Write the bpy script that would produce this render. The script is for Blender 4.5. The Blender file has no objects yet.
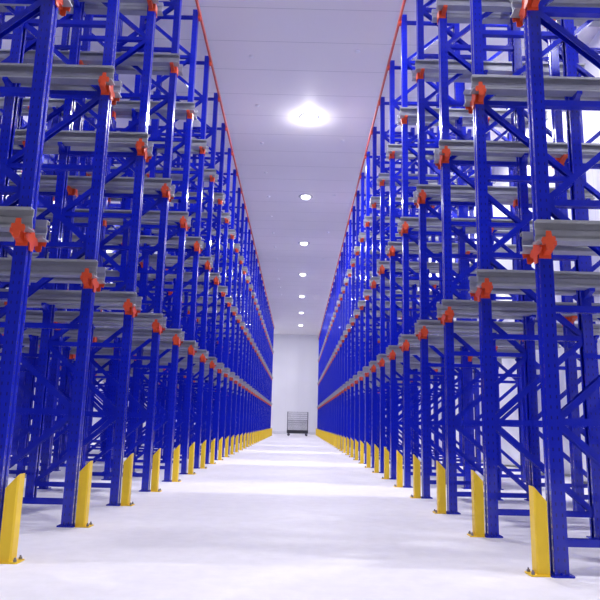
import bpy, bmesh, math, random
from mathutils import Vector, Matrix
random.seed(4)
PI = math.pi
SC = bpy.context.scene
COL = SC.collection
SC.view_settings.view_transform = 'Standard'

# ------------------------------------------------------------------ materials
def mat(name, color, rough=0.5, metal=0.0, noise=0.0, nscale=6.0, coat=0.0, bump=0.0, spec=.5):
    m = bpy.data.materials.new(name); m.use_nodes = True
    nt = m.node_tree; b = nt.nodes['Principled BSDF']
    b.inputs['Base Color'].default_value = (*color, 1)
    b.inputs['Roughness'].default_value = rough
    b.inputs['Metallic'].default_value = metal
    b.inputs['Coat Weight'].default_value = coat
    b.inputs['Coat Roughness'].default_value = .08
    b.inputs['Specular IOR Level'].default_value = spec
    if noise > 0 or bump > 0:
        tc = nt.nodes.new('ShaderNodeTexCoord')
        n = nt.nodes.new('ShaderNodeTexNoise'); n.inputs['Scale'].default_value = nscale
        n.inputs['Detail'].default_value = 8; n.inputs['Roughness'].default_value = .65
        nt.links.new(tc.outputs['Object'], n.inputs['Vector'])
        if noise > 0:
            r = nt.nodes.new('ShaderNodeValToRGB')
            r.color_ramp.elements[0].position = .3; r.color_ramp.elements[1].position = .7
            r.color_ramp.elements[0].color = (*[c*(1-noise) for c in color], 1)
            r.color_ramp.elements[1].color = (*[min(1, c*(1+noise)) for c in color], 1)
            nt.links.new(n.outputs['Fac'], r.inputs['Fac'])
            nt.links.new(r.outputs['Color'], b.inputs['Base Color'])
        if bump > 0:
            bp = nt.nodes.new('ShaderNodeBump'); bp.inputs['Strength'].default_value = bump
            bp.inputs['Distance'].default_value = .01
            nt.links.new(n.outputs['Fac'], bp.inputs['Height'])
            nt.links.new(bp.outputs['Normal'], b.inputs['Normal'])
    return m

def slot_mat(name, color, dark):
    """blue paint with the two columns of punched slots on each face"""
    m = mat(name, color, .20, 0, 0, coat=.7, spec=.3)
    nt = m.node_tree; b = nt.nodes['Principled BSDF']
    tc = nt.nodes.new('ShaderNodeTexCoord'); sx = nt.nodes.new('ShaderNodeSeparateXYZ')
    nt.links.new(tc.outputs['Object'], sx.inputs[0])
    def M(op, a, bb=None):
        n = nt.nodes.new('ShaderNodeMath'); n.operation = op
        for i, s in enumerate((a, bb)):
            if s is None: continue
            if isinstance(s, (int, float)): n.inputs[i].default_value = s
            else: nt.links.new(s, n.inputs[i])
        return n.outputs[0]
    X, Y, Z = sx.outputs
    ax, ay = M('ABSOLUTE', X), M('ABSOLUTE', Y)
    fz = M('FRACT', M('DIVIDE', Z, .075))
    zrow = M('MULTIPLY', M('GREATER_THAN', fz, .3), M('LESS_THAN', fz, .62))
    side = M('MULTIPLY', M('GREATER_THAN', ay, .0545), M('LESS_THAN', M('ABSOLUTE', M('SUBTRACT', ax, .022)), .005))
    front = M('MULTIPLY', M('GREATER_THAN', ax, .0495), M('LESS_THAN', M('ABSOLUTE', M('SUBTRACT', ay, .036)), .005))
    mask = M('MULTIPLY', zrow, M('MAXIMUM', side, front))
    mix = nt.nodes.new('ShaderNodeMix'); mix.data_type = 'RGBA'
    nt.links.new(mask, mix.inputs['Factor'])
    mix.inputs['A'].default_value = (*color, 1); mix.inputs['B'].default_value = (*dark, 1)
    nt.links.new(mix.outputs['Result'], b.inputs['Base Color'])
    return m

def panel_mat(name, color, line, w, h, rough, seam=.012):
    m = mat(name, color, rough)
    nt = m.node_tree; b = nt.nodes['Principled BSDF']
    tc = nt.nodes.new('ShaderNodeTexCoord')
    sx = nt.nodes.new('ShaderNodeSeparateXYZ'); nt.links.new(tc.outputs['Object'], sx.inputs[0])
    def M(op, a, bb=None):
        n = nt.nodes.new('ShaderNodeMath'); n.operation = op
        for i, s in enumerate((a, bb)):
            if s is None: continue
            if isinstance(s, (int, float)): n.inputs[i].default_value = s
            else: nt.links.new(s, n.inputs[i])
        return n.outputs[0]
    ms = []
    for axis, per in ((0, w), (1, h)):
        if per:
            fr = M('FRACT', M('DIVIDE', M('ADD', sx.outputs[axis], 100.0), per))
            ms.append(M('LESS_THAN', fr, seam/per))
    mask = ms[0] if len(ms) == 1 else M('MAXIMUM', ms[0], ms[1])
    n = nt.nodes.new('ShaderNodeTexNoise'); n.inputs['Scale'].default_value = .35
    nt.links.new(tc.outputs['Object'], n.inputs['Vector'])
    r = nt.nodes.new('ShaderNodeValToRGB')
    r.color_ramp.elements[0].color = (*[c*.94 for c in color], 1)
    r.color_ramp.elements[1].color = (*[min(1, c*1.05) for c in color], 1)
    nt.links.new(n.outputs['Fac'], r.inputs['Fac'])
    mix = nt.nodes.new('ShaderNodeMix'); mix.data_type = 'RGBA'
    nt.links.new(mask, mix.inputs['Factor'])
    nt.links.new(r.outputs['Color'], mix.inputs['A']); mix.inputs['B'].default_value = (*line, 1)
    nt.links.new(mix.outputs['Result'], b.inputs['Base Color'])
    return m

def emit(name, color, s):
    m = bpy.data.materials.new(name); m.use_nodes = True
    b = m.node_tree.nodes['Principled BSDF']
    b.inputs['Base Color'].default_value = (.8, .8, .8, 1)
    b.inputs['Emission Color'].default_value = (*color, 1); b.inputs['Emission Strength'].default_value = s
    return m

BLUE = (.004, .014, .49)
M_post = slot_mat('blue_slotted_paint', BLUE, (.004, .006, .2))
M_blue = mat('blue_paint', BLUE, .26, 0, .12, 3, coat=.35, spec=.3)
M_orange = mat('orange_paint', (.74, .08, .022), .4, 0, .1, 8)
M_beam = mat('orange_beam_paint', (.60, .10, .06), .42, 0, .08, 3)
M_yellow = mat('yellow_guard_paint', (1.0, .66, .025), .38, 0, .04, 7)
M_galv = mat('galvanised_steel', (.40, .41, .45), .38, .35, .08, 7)
M_bolt = mat('bolt_steel', (.3, .3, .33), .4, .8, .1, 20)
M_floor = mat('floor_coating', (.82, .80, .84), .62, 0, .045, 6.0, bump=.10, spec=.2)
M_ceil = panel_mat('ceiling_panels', (.92, .89, .90), (.68, .66, .68), 0.0, 1.15, .55, .02)
M_wall = panel_mat('wall_panels', (.90, .90, .93), (.83, .83, .86), 1.15, 0.0, .5)
M_wallside = panel_mat('side_wall_panels', (.90, .90, .93), (.72, .72, .78), 0.0, 1.15, .5)
M_trim = mat('white_trim', (.76, .76, .80), .5, 0, .05, 4)
M_white = mat('white_plastic', (.92, .92, .95), .4, 0, .04, 10)
M_rim = mat('grey_lamp_rim', (.5, .5, .53), .4, .2, .04, 10)
M_sheet = mat('white_sheeting', (.93, .93, .96), .3, 0, .05, 3)
M_glow = emit('lamp_diffuser', (.96, .95, 1), 5)
M_dark = mat('dark_grey_steel', (.05, .05, .058), .45, .3, .15, 9)
M_wire = mat('grey_wire', (.24, .24, .27), .4, .5, .1, 9)
M_rubber = mat('black_rubber', (.012, .012, .014), .7, 0, .1, 12)

# ------------------------------------------------------------------ mesh helper
class MB:
    def __init__(s): s.v = []; s.f = []; s.mi = []
    def poly(s, ring0, ring1, mi=0):
        n = len(ring0); b = len(s.v)
        s.v += [tuple(p) for p in ring0] + [tuple(p) for p in ring1]
        s.f.append(list(range(b+n-1, b-1, -1))); s.f.append(list(range(b+n, b+2*n)))
        for i in range(n):
            j = (i+1) % n
            s.f.append([b+i, b+j, b+n+j, b+n+i])
        s.mi += [mi]*(n+2)
    def prism(s, prof, fn, w0, w1, mi=0):
        g = (lambda u, v: w1) if not callable(w1) else w1
        s.poly([fn(u, v, w0) for u, v in prof], [fn(u, v, g(u, v)) for u, v in prof], mi)
    def box(s, a, b, mi=0, c=0.0):
        x0, y0, z0 = a; x1, y1, z1 = b
        if c > 0:
            prof = [(x0+c, y0), (x1-c, y0), (x1, y0+c), (x1, y1-c), (x1-c, y1), (x0+c, y1), (x0, y1-c), (x0, y0+c)]
        else:
            prof = [(x0, y0), (x1, y0), (x1, y1), (x0, y1)]
        s.prism(prof, lambda u, v, w: (u, v, w), z0, z1, mi)
    def cyl(s, c, r, h, n=16, axis='z', mi=0):
        prof = [(r*math.cos(2*PI*i/n), r*math.sin(2*PI*i/n)) for i in range(n)]
        cx, cy, cz = c
        fn = {'z': lambda u, v, w: (cx+u, cy+v, cz+w), 'y': lambda u, v, w: (cx+u, cy+w, cz+v),
              'x': lambda u, v, w: (cx+w, cy+u, cz+v)}[axis]
        s.prism(prof, fn, 0, h, mi)
    def bar(s, p0, p1, prof, up=Vector((0, 1, 0)), mi=0):
        p0 = Vector(p0); p1 = Vector(p1); d = (p1-p0); L = d.length; d.normalize()
        a = up - d*up.dot(d)
        if a.length < 1e-4: a = Vector((1, 0, 0))
        a.normalize(); b = d.cross(a)
        s.prism(prof, lambda u, v, w: p0 + d*w + a*u + b*v, 0, L, mi)
    def lathe(s, c, prof, n=24, mi=0):
        cx, cy, cz = c; b = len(s.v); k = len(prof)
        for i in range(n):
            t = 2*PI*i/n
            for r, z in prof: s.v.append((cx+r*math.cos(t), cy+r*math.sin(t), cz+z))
        for i in range(n):
            j = (i+1) % n
            for q in range(k):
                q2 = (q+1) % k
                s.f.append([b+i*k+q, b+j*k+q, b+j*k+q2, b+i*k+q2]); s.mi.append(mi)
    def merge(s, o, off=(0, 0, 0), mi=None):
        b = len(s.v)
        s.v += [(x+off[0], y+off[1], z+off[2]) for x, y, z in o.v]
        s.f += [[i+b for i in f] for f in o.f]
        s.mi += list(o.mi) if mi is None else [mi]*len(o.mi)
    def mesh(s, name, mats):
        me = bpy.data.meshes.new(name); me.from_pydata(s.v, [], s.f)
        for m in mats: me.materials.append(m)
        me.polygons.foreach_set('material_index', s.mi)
        bm = bmesh.new(); bm.from_mesh(me); bmesh.ops.recalc_face_normals(bm, faces=bm.faces); bm.to_mesh(me); bm.free()
        me.update(); return me

def obj(name, me, parent=None, loc=(0, 0, 0), rz=0):
    if isinstance(me, tuple): me = me[0].mesh(name, me[1] if isinstance(me[1], list) else [me[1]])
    o = bpy.data.objects.new(name, me); COL.objects.link(o)
    o.location = loc; o.rotation_euler = (0, 0, rz)
    if parent: o.parent = parent
    return o
def tag(o, label, cat, group=None):
    o['label'] = label; o['category'] = cat
    if group: o['group'] = group
    return o
def empty(name, loc=(0, 0, 0), rz=0):
    o = bpy.data.objects.new(name, None); COL.objects.link(o)
    o.location = loc; o.rotation_euler = (0, 0, rz); o.empty_display_size = .1
    return o
def struct(name, mb, m):
    o = obj(name, (mb, m)); o['kind'] = 'structure'; return o
def dup(root, loc, rz):
    r = root.copy(); COL.objects.link(r); r.location = loc; r.rotation_euler = (0, 0, rz)
    for ch in list(root.children):
        c = ch.copy(); COL.objects.link(c); c.parent = r
        for g in list(ch.children):
            d = g.copy(); COL.objects.link(d); d.parent = c
    return r
ONES = ['', 'first', 'second', 'third', 'fourth', 'fifth', 'sixth', 'seventh', 'eighth', 'ninth', 'tenth', 'eleventh', 'twelfth',
        'thirteenth', 'fourteenth', 'fifteenth', 'sixteenth', 'seventeenth', 'eighteenth', 'nineteenth']
def ordw(n):
    if n < 20: return ONES[n]
    t = {2: 'twent', 3: 'thirt'}[n//10]
    return t+'ieth' if n % 10 == 0 else t+'y-'+ONES[n % 10]

# ------------------------------------------------------------------ layout
NS = {'left': 31, 'right': 35}; Y0 = 4.75; PITCH = 1.57
XL, XR = -2.13, 1.86                    # front post lines
LEV = [2.37, 4.47, 6.57]; TOP = 8.72
FD = 1.0                                # depth of one frame
DEPS = {'left': [0.0, 1.45, 2.9, 4.35], 'right': [0.0, 1.5]}
DWS = {'left': ['aisle-side', 'second-deep', 'third-deep', 'wall-side'], 'right': ['aisle-side', 'wall-side']}
CEIL = 9.2; WALL_Y = 60.0; WLX, WRX = -9.1, 6.1
SIDES = [('left', XL, PI), ('right', XR, 0.0)]

# ------------------------------------------------------------------ room
mb = MB(); mb.box((WLX-.2, -4, -.2), (WRX+.2, WALL_Y+.2, 0)); struct('floor', mb, M_floor)
mb = MB(); mb.box((WLX-.2, -4, CEIL), (WRX+.2, WALL_Y+.2, CEIL+.2)); struct('ceiling', mb, M_ceil)
mb = MB(); mb.box((WLX-.2, -4, 0), (WLX, WALL_Y+.2, CEIL)); struct('wall_left', mb, M_wallside)
mb = MB(); mb.box((WRX, -4, 0), (WRX+.2, WALL_Y+.2, CEIL)); struct('wall_right', mb, M_wallside)
mb = MB(); mb.box((WLX, WALL_Y, 0), (WRX, WALL_Y+.2, CEIL)); struct('wall_back', mb, M_wall)
mb = MB(); mb.prism([(0, 0), (-.03, 0), (-.03, .22), (-.015, .26), (0, .26)], lambda u, v, w: (w, WALL_Y+u, v), WLX, WRX)
struct('baseboard_back', mb, M_trim)

# draped white sheeting against the right wall
random.seed(11)
ys = [4+.1*i for i in range(186)]; zs = [k/18 for k in range(19)]
ph = [random.uniform(0, 6.28) for _ in range(6)]
vs = []; fs = []
for k, z in enumerate(zs):
    for y in ys:
        top = 4.6+.5*math.sin(y*.9+ph[5])+.25*math.sin(y*2.3+ph[4])
        zz = .05+z*top
        a = .20*math.sin(y*2.6+ph[0]+.5*math.sin(zz*1.3+ph[1])) + .10*math.sin(y*6.3+ph[2]+.8*math.sin(zz*.9)) + .07*math.sin(zz*2.6+y*1.7+ph[3])
        vs.append((WRX-.46+a*(1-.4*z), y, zz))
n = len(ys)
for k in range(len(zs)-1):
    for i in range(n-1): fs.append((k*n+i, k*n+i+1, (k+1)*n+i+1, (k+1)*n+i))
me = bpy.data.meshes.new('plastic_sheeting'); me.from_pydata(vs, [], fs); me.materials.append(M_sheet)
me.polygons.foreach_set('use_smooth', [True]*len(fs))
o = obj('plastic_sheeting', me)
o.modifiers.new('thick', 'SOLIDIFY').thickness = .006
tag(o, 'white draped sheeting in loose folds behind the right rack', 'sheeting')

# ------------------------------------------------------------------ upright frame
def post_mb(flip=1):
    w, d, t = .055, .05, .006
    pr = [(-d, -w), (-d, -.02), (-d+.012, -.013), (-d+.012, .013), (-d, .02), (-d, w), (d, w), (d, w-.03), (d-t, w-.03), (d-t, w-t),
          (-d+t, w-t), (-d+t, .022), (-d+.012+t, .015), (-d+.012+t, -.015), (-d+t, -.022), (-d+t, -w+t), (d-t, -w+t), (d-t, -w+.03), (d, -w+.03), (d, -w)]
    m = MB(); m.prism([(u*flip, v) for u, v in pr], lambda u, v, q: (u, v, q), .012, TOP); return m
def cprof(w, h, t):
    return [(-w/2, -h/2), (w/2, -h/2), (w/2, h/2), (w/2-t, h/2), (w/2-t, -h/2+t), (-w/2+t, -h/2+t), (-w/2+t, h/2), (-w/2, h/2)]
CP = cprof(.062, .052, .005)
NP = 10; ZB = .22; ZS = (TOP-.14-ZB)/NP
def horiz_mb(): m = MB(); m.bar((.046, 0, 0), (FD-.046, 0, 0), CP); return m
def diag_mb(s):
    m = MB(); a, b = (.05, FD-.05) if s else (FD-.05, .05)
    m.bar((a, 0, .03), (b, 0, ZS-.03), CP); return m
def foot_mb():
    m = MB(); m.box((-.08, -.09, 0), (.08, .09, .012), c=.012)
    for y in (-.072, .072): m.cyl((0, y, .012), .012, .014, 6)
    return m
def bracket_mb(front):
    m = MB()
    # arms reaching out to both lanes under the rails, tapering to the tip
    for s in (-1, 1):
        m.prism([(.056*s, 0), (.20*s, 0), (.20*s, -.03), (.056*s, -.08)], lambda u, v, w: (w, u, v), -.026, .026)
        # clamp cheeks wrapping the post
        m.box((-.056, min(.055*s, .061*s), -.10), (.035, max(.055*s, .061*s), .02))
    if front:
        # star shaped plate on the aisle face
        st = [(-.026, .05), (.026, .05), (.038, 0), (.09, -.004), (.115, -.032), (.09, -.06), (.038, -.068), (.026, -.125), (-.026, -.125), (-.038, -.068),
              (-.09, -.06), (-.115, -.032), (-.09, -.004), (-.038, 0)]
        m.prism(st, lambda u, v, w: (w, u, v), -.064, -.054)
        # lobed stop plates on the arm tips
        for s in (-1, 1):
            lp = [(-.022, .072), (.014, .072), (.020, .030), (.042, .033), (.046, .005), (.025, -.013), (.030, -.062), (.008, -.08), (-.022, -.076), (-.026, -.026),
                  (-.052, -.036), (-.060, 0), (-.050, .026), (-.027, .026)]
            m.prism(lp, lambda u, v, w: (u-.03, w, v), .20*s, .208*s)
    else:
        m.prism([(-.061, .02), (.061, .02), (.061, -.08), (-.061, -.08)], lambda u, v, w: (w, u, v), -.062, -.051)
    return m
POST_A = post_mb(1).mesh('post', [M_post]); POST_B = post_mb(-1).mesh('post', [M_post])
HOR = horiz_mb().mesh('horizontal_brace', [M_blue])
DIA = [diag_mb(s).mesh('diagonal_brace', [M_blue]) for s in (0, 1)]
FOOT = foot_mb().mesh('foot_plate', [M_blue])
BRF = bracket_mb(True).mesh('rail_bracket', [M_orange]); BRR = bracket_mb(False).mesh('rail_bracket', [M_orange])
BRB = bracket_mb(False).mesh('rail_bracket', [M_blue])

def make_frame(front):
    t = empty('upright_frame')
    obj('post', POST_A, t); obj('post', POST_B, t, (FD, 0, 0))
    obj('foot_plate', FOOT, t); obj('foot_plate', FOOT, t, (FD, 0, 0))
    for k in range(NP+1): obj('horizontal_brace', HOR, t, (0, 0, ZB+k*ZS))
    for k in range(NP): obj('diagonal_brace', DIA[k % 2], t, (0, 0, ZB+k*ZS))
    for L in LEV:
        star = front and L < 6
        b = obj('rail_bracket', BRF if star else BRR, t, (0, 0, L))
        b['label'] = 'orange star-shaped rail bracket' if star else 'orange rail bracket'
        obj('rail_bracket', BRB, t, (FD, 0, L), PI)['label'] = 'blue rail bracket'
    return t
def frame_single(front):
    m = MB()
    m.merge(post_mb(1)); m.merge(post_mb(-1), (FD, 0, 0)); m.merge(foot_mb()); m.merge(foot_mb(), (FD, 0, 0))
    for k in range(NP+1): m.merge(horiz_mb(), (0, 0, ZB+k*ZS))
    for k in range(NP): m.merge(diag_mb(k % 2), (0, 0, ZB+k*ZS))
    for L in LEV:
        m.merge(bracket_mb(front), (0, 0, L), 1); m.merge(bracket_mb(False), (FD, 0, L), 0)
    return m.mesh('upright_frame', [M_blue, M_orange])
FSINGLE = frame_single(False)
NDET = 9; NSTAR = 8
proto = {}
for side, X, rz in SIDES:
    sg = -1 if side == 'left' else 1
    for i in range(NS[side]):
        for k, d in enumerate(DEPS[side]):
            loc = (X+sg*d, Y0+i*PITCH, 0)
            fr = (k == 0 and i < NSTAR)
            if i < NDET:
                if fr not in proto:
                    proto[fr] = make_frame(fr); o = proto[fr]; o.location = loc; o.rotation_euler = (0, 0, rz)
                else: o = dup(proto[fr], loc, rz)
            else: o = obj('upright_frame', FSINGLE, None, loc, rz)
            w = 'nearest' if i == 0 else (ordw(i+1))
            dw = DWS[side][k]
            tag(o, f'blue steel {dw} upright frame in the {w} row of the {side} rack', 'rack frame',
                f'{dw} upright frames of the {side} rack')

# ------------------------------------------------------------------ pallet rails
rp = [(-.056, 0), (.066, 0), (.066, .018), (.060, .018), (.060, .008), (.008, .010), (.004, .040), (.016, .056), (.016, .096), (.004, .112), (.004, .157),
      (.050, .157), (.050, .140), (.056, .140), (.056, .165), (-.006, .165), (-.006, .108), (.006, .094), (.006, .058), (-.006, .044), (-.006, .008),
      (-.050, .008), (-.050, .018), (-.056, .018)]
def rail_mb(s, side):
    m = MB(); m.prism([(u*s, v) for u, v in rp], lambda u, v, w: (w, u, v+.001), -.11, DEPS[side][-1]+FD+.1); return m
RAIL = {(s, sd): rail_mb(s, sd).mesh('pallet_rail', [M_galv]) for s in (-1, 1) for sd in ('left', 'right')}
NRAIL = 25; RY = .130
LW = ['lowest', 'second', 'third']
far = MB()
for side, X, rz in SIDES:
    sg = -1 if side == 'left' else 1
    for i in range(NS[side]):
        for l, L in enumerate(LEV):
            for s in (-1, 1):                       # s in world Y: -1 camera side
                ls = s*sg                           # local y after the half turn
                if i < NRAIL:
                    o = obj('pallet_rail', RAIL[(ls, side)], None, (X, Y0+i*PITCH+s*RY, L), rz)
                    w = 'nearest' if i == 0 else ordw(i+1)
                    tag(o, f'grey galvanised {LW[l]}-level rail on the {"camera" if s < 0 else "far"} side of {w} {side} frames', 'rail',
                        f'{LW[l]}-level pallet rails of the {side} rack')
                else:
                    t = rail_mb(s, side)
                    b = len(far.v)
                    far.v += [(X+sg*x, Y0+i*PITCH+s*RY+y, L+z) for x, y, z in t.v]
                    far.f += [[q+b for q in f] for f in t.f]; far.mi += t.mi
o = obj('pallet_rail', (far, M_galv)); o['kind'] = 'stuff'
tag(o, 'distant grey pallet rails crowded together at the far ends of both racks', 'rails')

# ------------------------------------------------------------------ yellow guards
GW, GD, GT = .056, .088, .008
gp = [(-GD, -GW+.012), (-GD+.012, -GW), (0, -GW), (0, -GW+GT), (-GD+GT+.006, -GW+GT), (-GD+GT, -GW+GT+.006), (-GD+GT, GW-GT-.006), (-GD+GT+.006, GW-GT), (0, GW-GT), (0, GW), (-GD+.012, GW), (-GD, GW-.012)]
mb = MB(); mb.prism(gp, lambda u, v, w: (u, v, w), .01, lambda u, v: .50+(-u/GD)*.10); GUARD = mb.mesh('guard_channel', [M_yellow])
mb = MB(); mb.box((-GD-.05, -GW-.015, 0), (.0, GW+.015, .01), c=.01); GFOOT = mb.mesh('guard_foot', [M_yellow])
mb = MB(); mb.cyl((0, 0, 0), .013, .016, 6); mb.cyl((0, 0, .016), .007, .012, 8); GB = mb.mesh('anchor_bolt', [M_bolt])
g0 = None
for side, X, rz in SIDES:
    sg = -1 if side == 'left' else 1
    for i in range(NS[side]):
        loc = (X-sg*.085, Y0+i*PITCH, 0)
        if g0 is None:
            g0 = empty('post_guard', loc, rz)
            obj('guard_channel', GUARD, g0); obj('guard_foot', GFOOT, g0)
            for y in (-.045, .045): obj('anchor_bolt', GB, g0, (-GD-.026, y, .01))
            g = g0
        else: g = dup(g0, loc, rz)
        w = 'nearest' if i == 0 else ordw(i+1)
        tag(g, f'yellow slant-topped steel guard at the foot of the {w} {side} aisle post', 'post guard', f'yellow guards along the {side} rack')

# ------------------------------------------------------------------ orange tie bars on top
BL = PITCH-.012
mb = MB(); mb.prism([(-.018, -.04), (.018, -.04), (.018, .04), (.012, .04), (.012, -.034), (-.012, -.034), (-.012, .034), (.005, .034), (.005, .04), (-.018, .04)],
                    lambda u, v, w: (u, w, v), .008, BL-.008); BEAM = mb.mesh('channel', [M_beam])
mb = MB(); mb.prism([(-.01, -.09), (.03, -.09), (.03, .075), (-.01, .075)], lambda u, v, w: (u, w, v), 0, .045)
PL = mb.mesh('end_plate', [M_orange])
b0 = None
for side, X, rz in SIDES:
    sg = -1 if side == 'left' else 1
    for i in range(NS[side]-1):
        y = Y0+i*PITCH+.006
        loc = (X-sg*.083, y if sg > 0 else y+BL, TOP-.09)
        if b0 is None:
            b0 = empty('tie_bar', loc, rz); obj('channel', BEAM, b0); obj('end_plate', PL, b0); obj('end_plate', PL, b0, (0, BL-.045, 0)); b = b0
        else: b = dup(b0, loc, rz)
        tag(b, f'orange top tie bar spanning the {ordw(i+1)} lane mouth of the {side} rack', 'tie bar', f'orange tie bars along the top of the {side} rack')

# ------------------------------------------------------------------ ceiling lights, with added fill rows behind the racks
mb = MB(); mb.lathe((0, 0, 0), [(.17, 0), (.27, 0), (.27, -.010), (.255, -.022), (.18, -.024), (.17, -.016)], 28); RIM = mb.mesh('rim', [M_rim])
mb = MB(); mb.lathe((0, 0, 0), [(.001, -.004), (.168, -.004), (.168, -.03), (.155, -.06), (.12, -.09), (.065, -.105), (.001, -.11)], 28); DIF = mb.mesh('diffuser', [M_glow])
def lamp(loc, p, kind='AREA', size=.3):
    L = bpy.data.lights.new('lamp', kind); L.energy = p; L.color = (.98, .965, 1.0)
    if kind == 'AREA': L.shape = 'DISK'; L.size = size
    else: L.shadow_soft_size = size
    o = bpy.data.objects.new('lamp', L); COL.objects.link(o); o.location = loc; return o
c0 = None
LY = [3.7, 9.95, 16.2, 22.4, 28.6, 34.9, 41.2, 47.5, 53.8]
for nm, x in (('over the aisle', .12), ('added behind the left rack', -8.3), ('added behind the right rack', 5.0)):  # rows behind the racks are added fill, brightening the walls and rack gaps
    for i, y in enumerate(LY):
        loc = (x, y, CEIL)
        if c0 is None:
            c0 = empty('ceiling_light', loc); obj('rim', RIM, c0); obj('diffuser', DIF, c0); c = c0
        else: c = dup(c0, loc, 0)
        tag(c, f'round white high-bay ceiling light {nm}, {ordw(i+1)} from the camera end', 'ceiling light', f'ceiling lights {nm}')
        if nm == 'over the aisle':
            p = [220, 260, 300][i] if i < 3 else (230 if i < 7 else 210)
            if i == 2: lamp((x, y, CEIL-.30), 28, 'POINT', .05)  # extra point light added below the fixture for a glow on the ceiling
        else: p = 250
        lamp((x, y, CEIL-.12), p)

# small white fasteners on the ceiling
mb = MB(); mb.lathe((0, 0, 0), [(0.001, 0), (.06, 0), (.055, -.02), (.025, -.035), (0.001, -.035)], 14); CAP = mb.mesh('ceiling_fastener', [M_white])
for nm, x, ys in (('left', -1.25, [11+2.3*i for i in range(14)]), ('right', 1.15, [13+4.6*i for i in range(7)])):
    for i, y in enumerate(ys):
        o = obj('ceiling_fastener', CAP, None, (x, y, CEIL))
        tag(o, f'small white round fastener on the ceiling {nm} of the lights, {ordw(i+1)} from the camera end', 'ceiling fastener', f'white ceiling fasteners {nm} of the lights')

# ------------------------------------------------------------------ cage trolley at the end of the aisle
t = empty('cage_trolley', (.05, 52.5, 0))
tag(t, 'grey wire cage trolley on dark base at the far end of aisle', 'trolley')
W, D, H = .85, .45, 1.9
mb = MB(); mb.box((-W, -D, .2), (W, D, .46), c=.03); obj('base', (mb, M_dark), t)
for sx in (-1, 1):
    for sy in (-1, 1):
        mb = MB(); mb.bar((sx*(W-.03), sy*(D-.03), .46), (sx*(W-.03), sy*(D-.03), H), [(.026*math.cos(a*PI/4), .026*math.sin(a*PI/4)) for a in range(8)])
        obj('corner_post', (mb, M_wire), t)
        mb = MB(); mb.cyl((sx*(W-.14), sy*(D-.1)-.025, .1), .1, .05, 18, 'y'); wh = obj('wheel', (mb, M_rubber), t)
        mb = MB()
        for q in (-.04, .034): mb.box((sx*(W-.14)-.03, sy*(D-.1)+q, .08), (sx*(W-.14)+.03, sy*(D-.1)+q+.006, .2))
        obj('caster_fork', (mb, M_wire), wh)
SQ = [(-.011, -.011), (.011, -.011), (.011, .011), (-.011, .011)]
for y in (-D+.03, D-.03):
    mb = MB()
    hh = H if y > 0 else 1.25
    for k in range(18): x = -W+.08+k*(2*W-.16)/17; mb.bar((x, y, .46), (x, y, hh), SQ)
    for k in range(9): z = .54+k*(hh-.55)/8; mb.bar((-W+.04, y, z), (W-.04, y, z), SQ, Vector((0, 0, 1)))
    obj('wire_panel', (mb, M_wire), t)
for x in (-W+.03, W-.03):
    mb = MB()
    for k in range(6): y = -D+.09+k*(2*D-.18)/5; mb.bar((x, y, .46), (x, y, H), SQ)
    for k in range(7): z = .54+k*(H-.55)/6; mb.bar((x, -D+.04, z), (x, D-.04, z), SQ, Vector((0, 0, 1)))
    obj('wire_panel', (mb, M_wire), t)

# ------------------------------------------------------------------ world and camera
w = bpy.data.worlds.new('World'); SC.world = w; w.use_nodes = True
bg = w.node_tree.nodes['Background']; bg.inputs[0].default_value = (.88, .86, 1, 1); bg.inputs[1].default_value = .12
cam = bpy.data.cameras.new('Camera'); co = bpy.data.objects.new('Camera', cam); COL.objects.link(co)
cam.sensor_width = 36; cam.lens = 36*640/600; cam.clip_end = 200
pitch = math.radians(10.9); roll = math.radians(1.4)
co.matrix_world = Matrix.Translation((0, 0, 1.0)) @ Matrix.Rotation(PI/2+pitch, 4, 'X') @ Matrix.Rotation(roll, 4, 'Z')
SC.camera = co
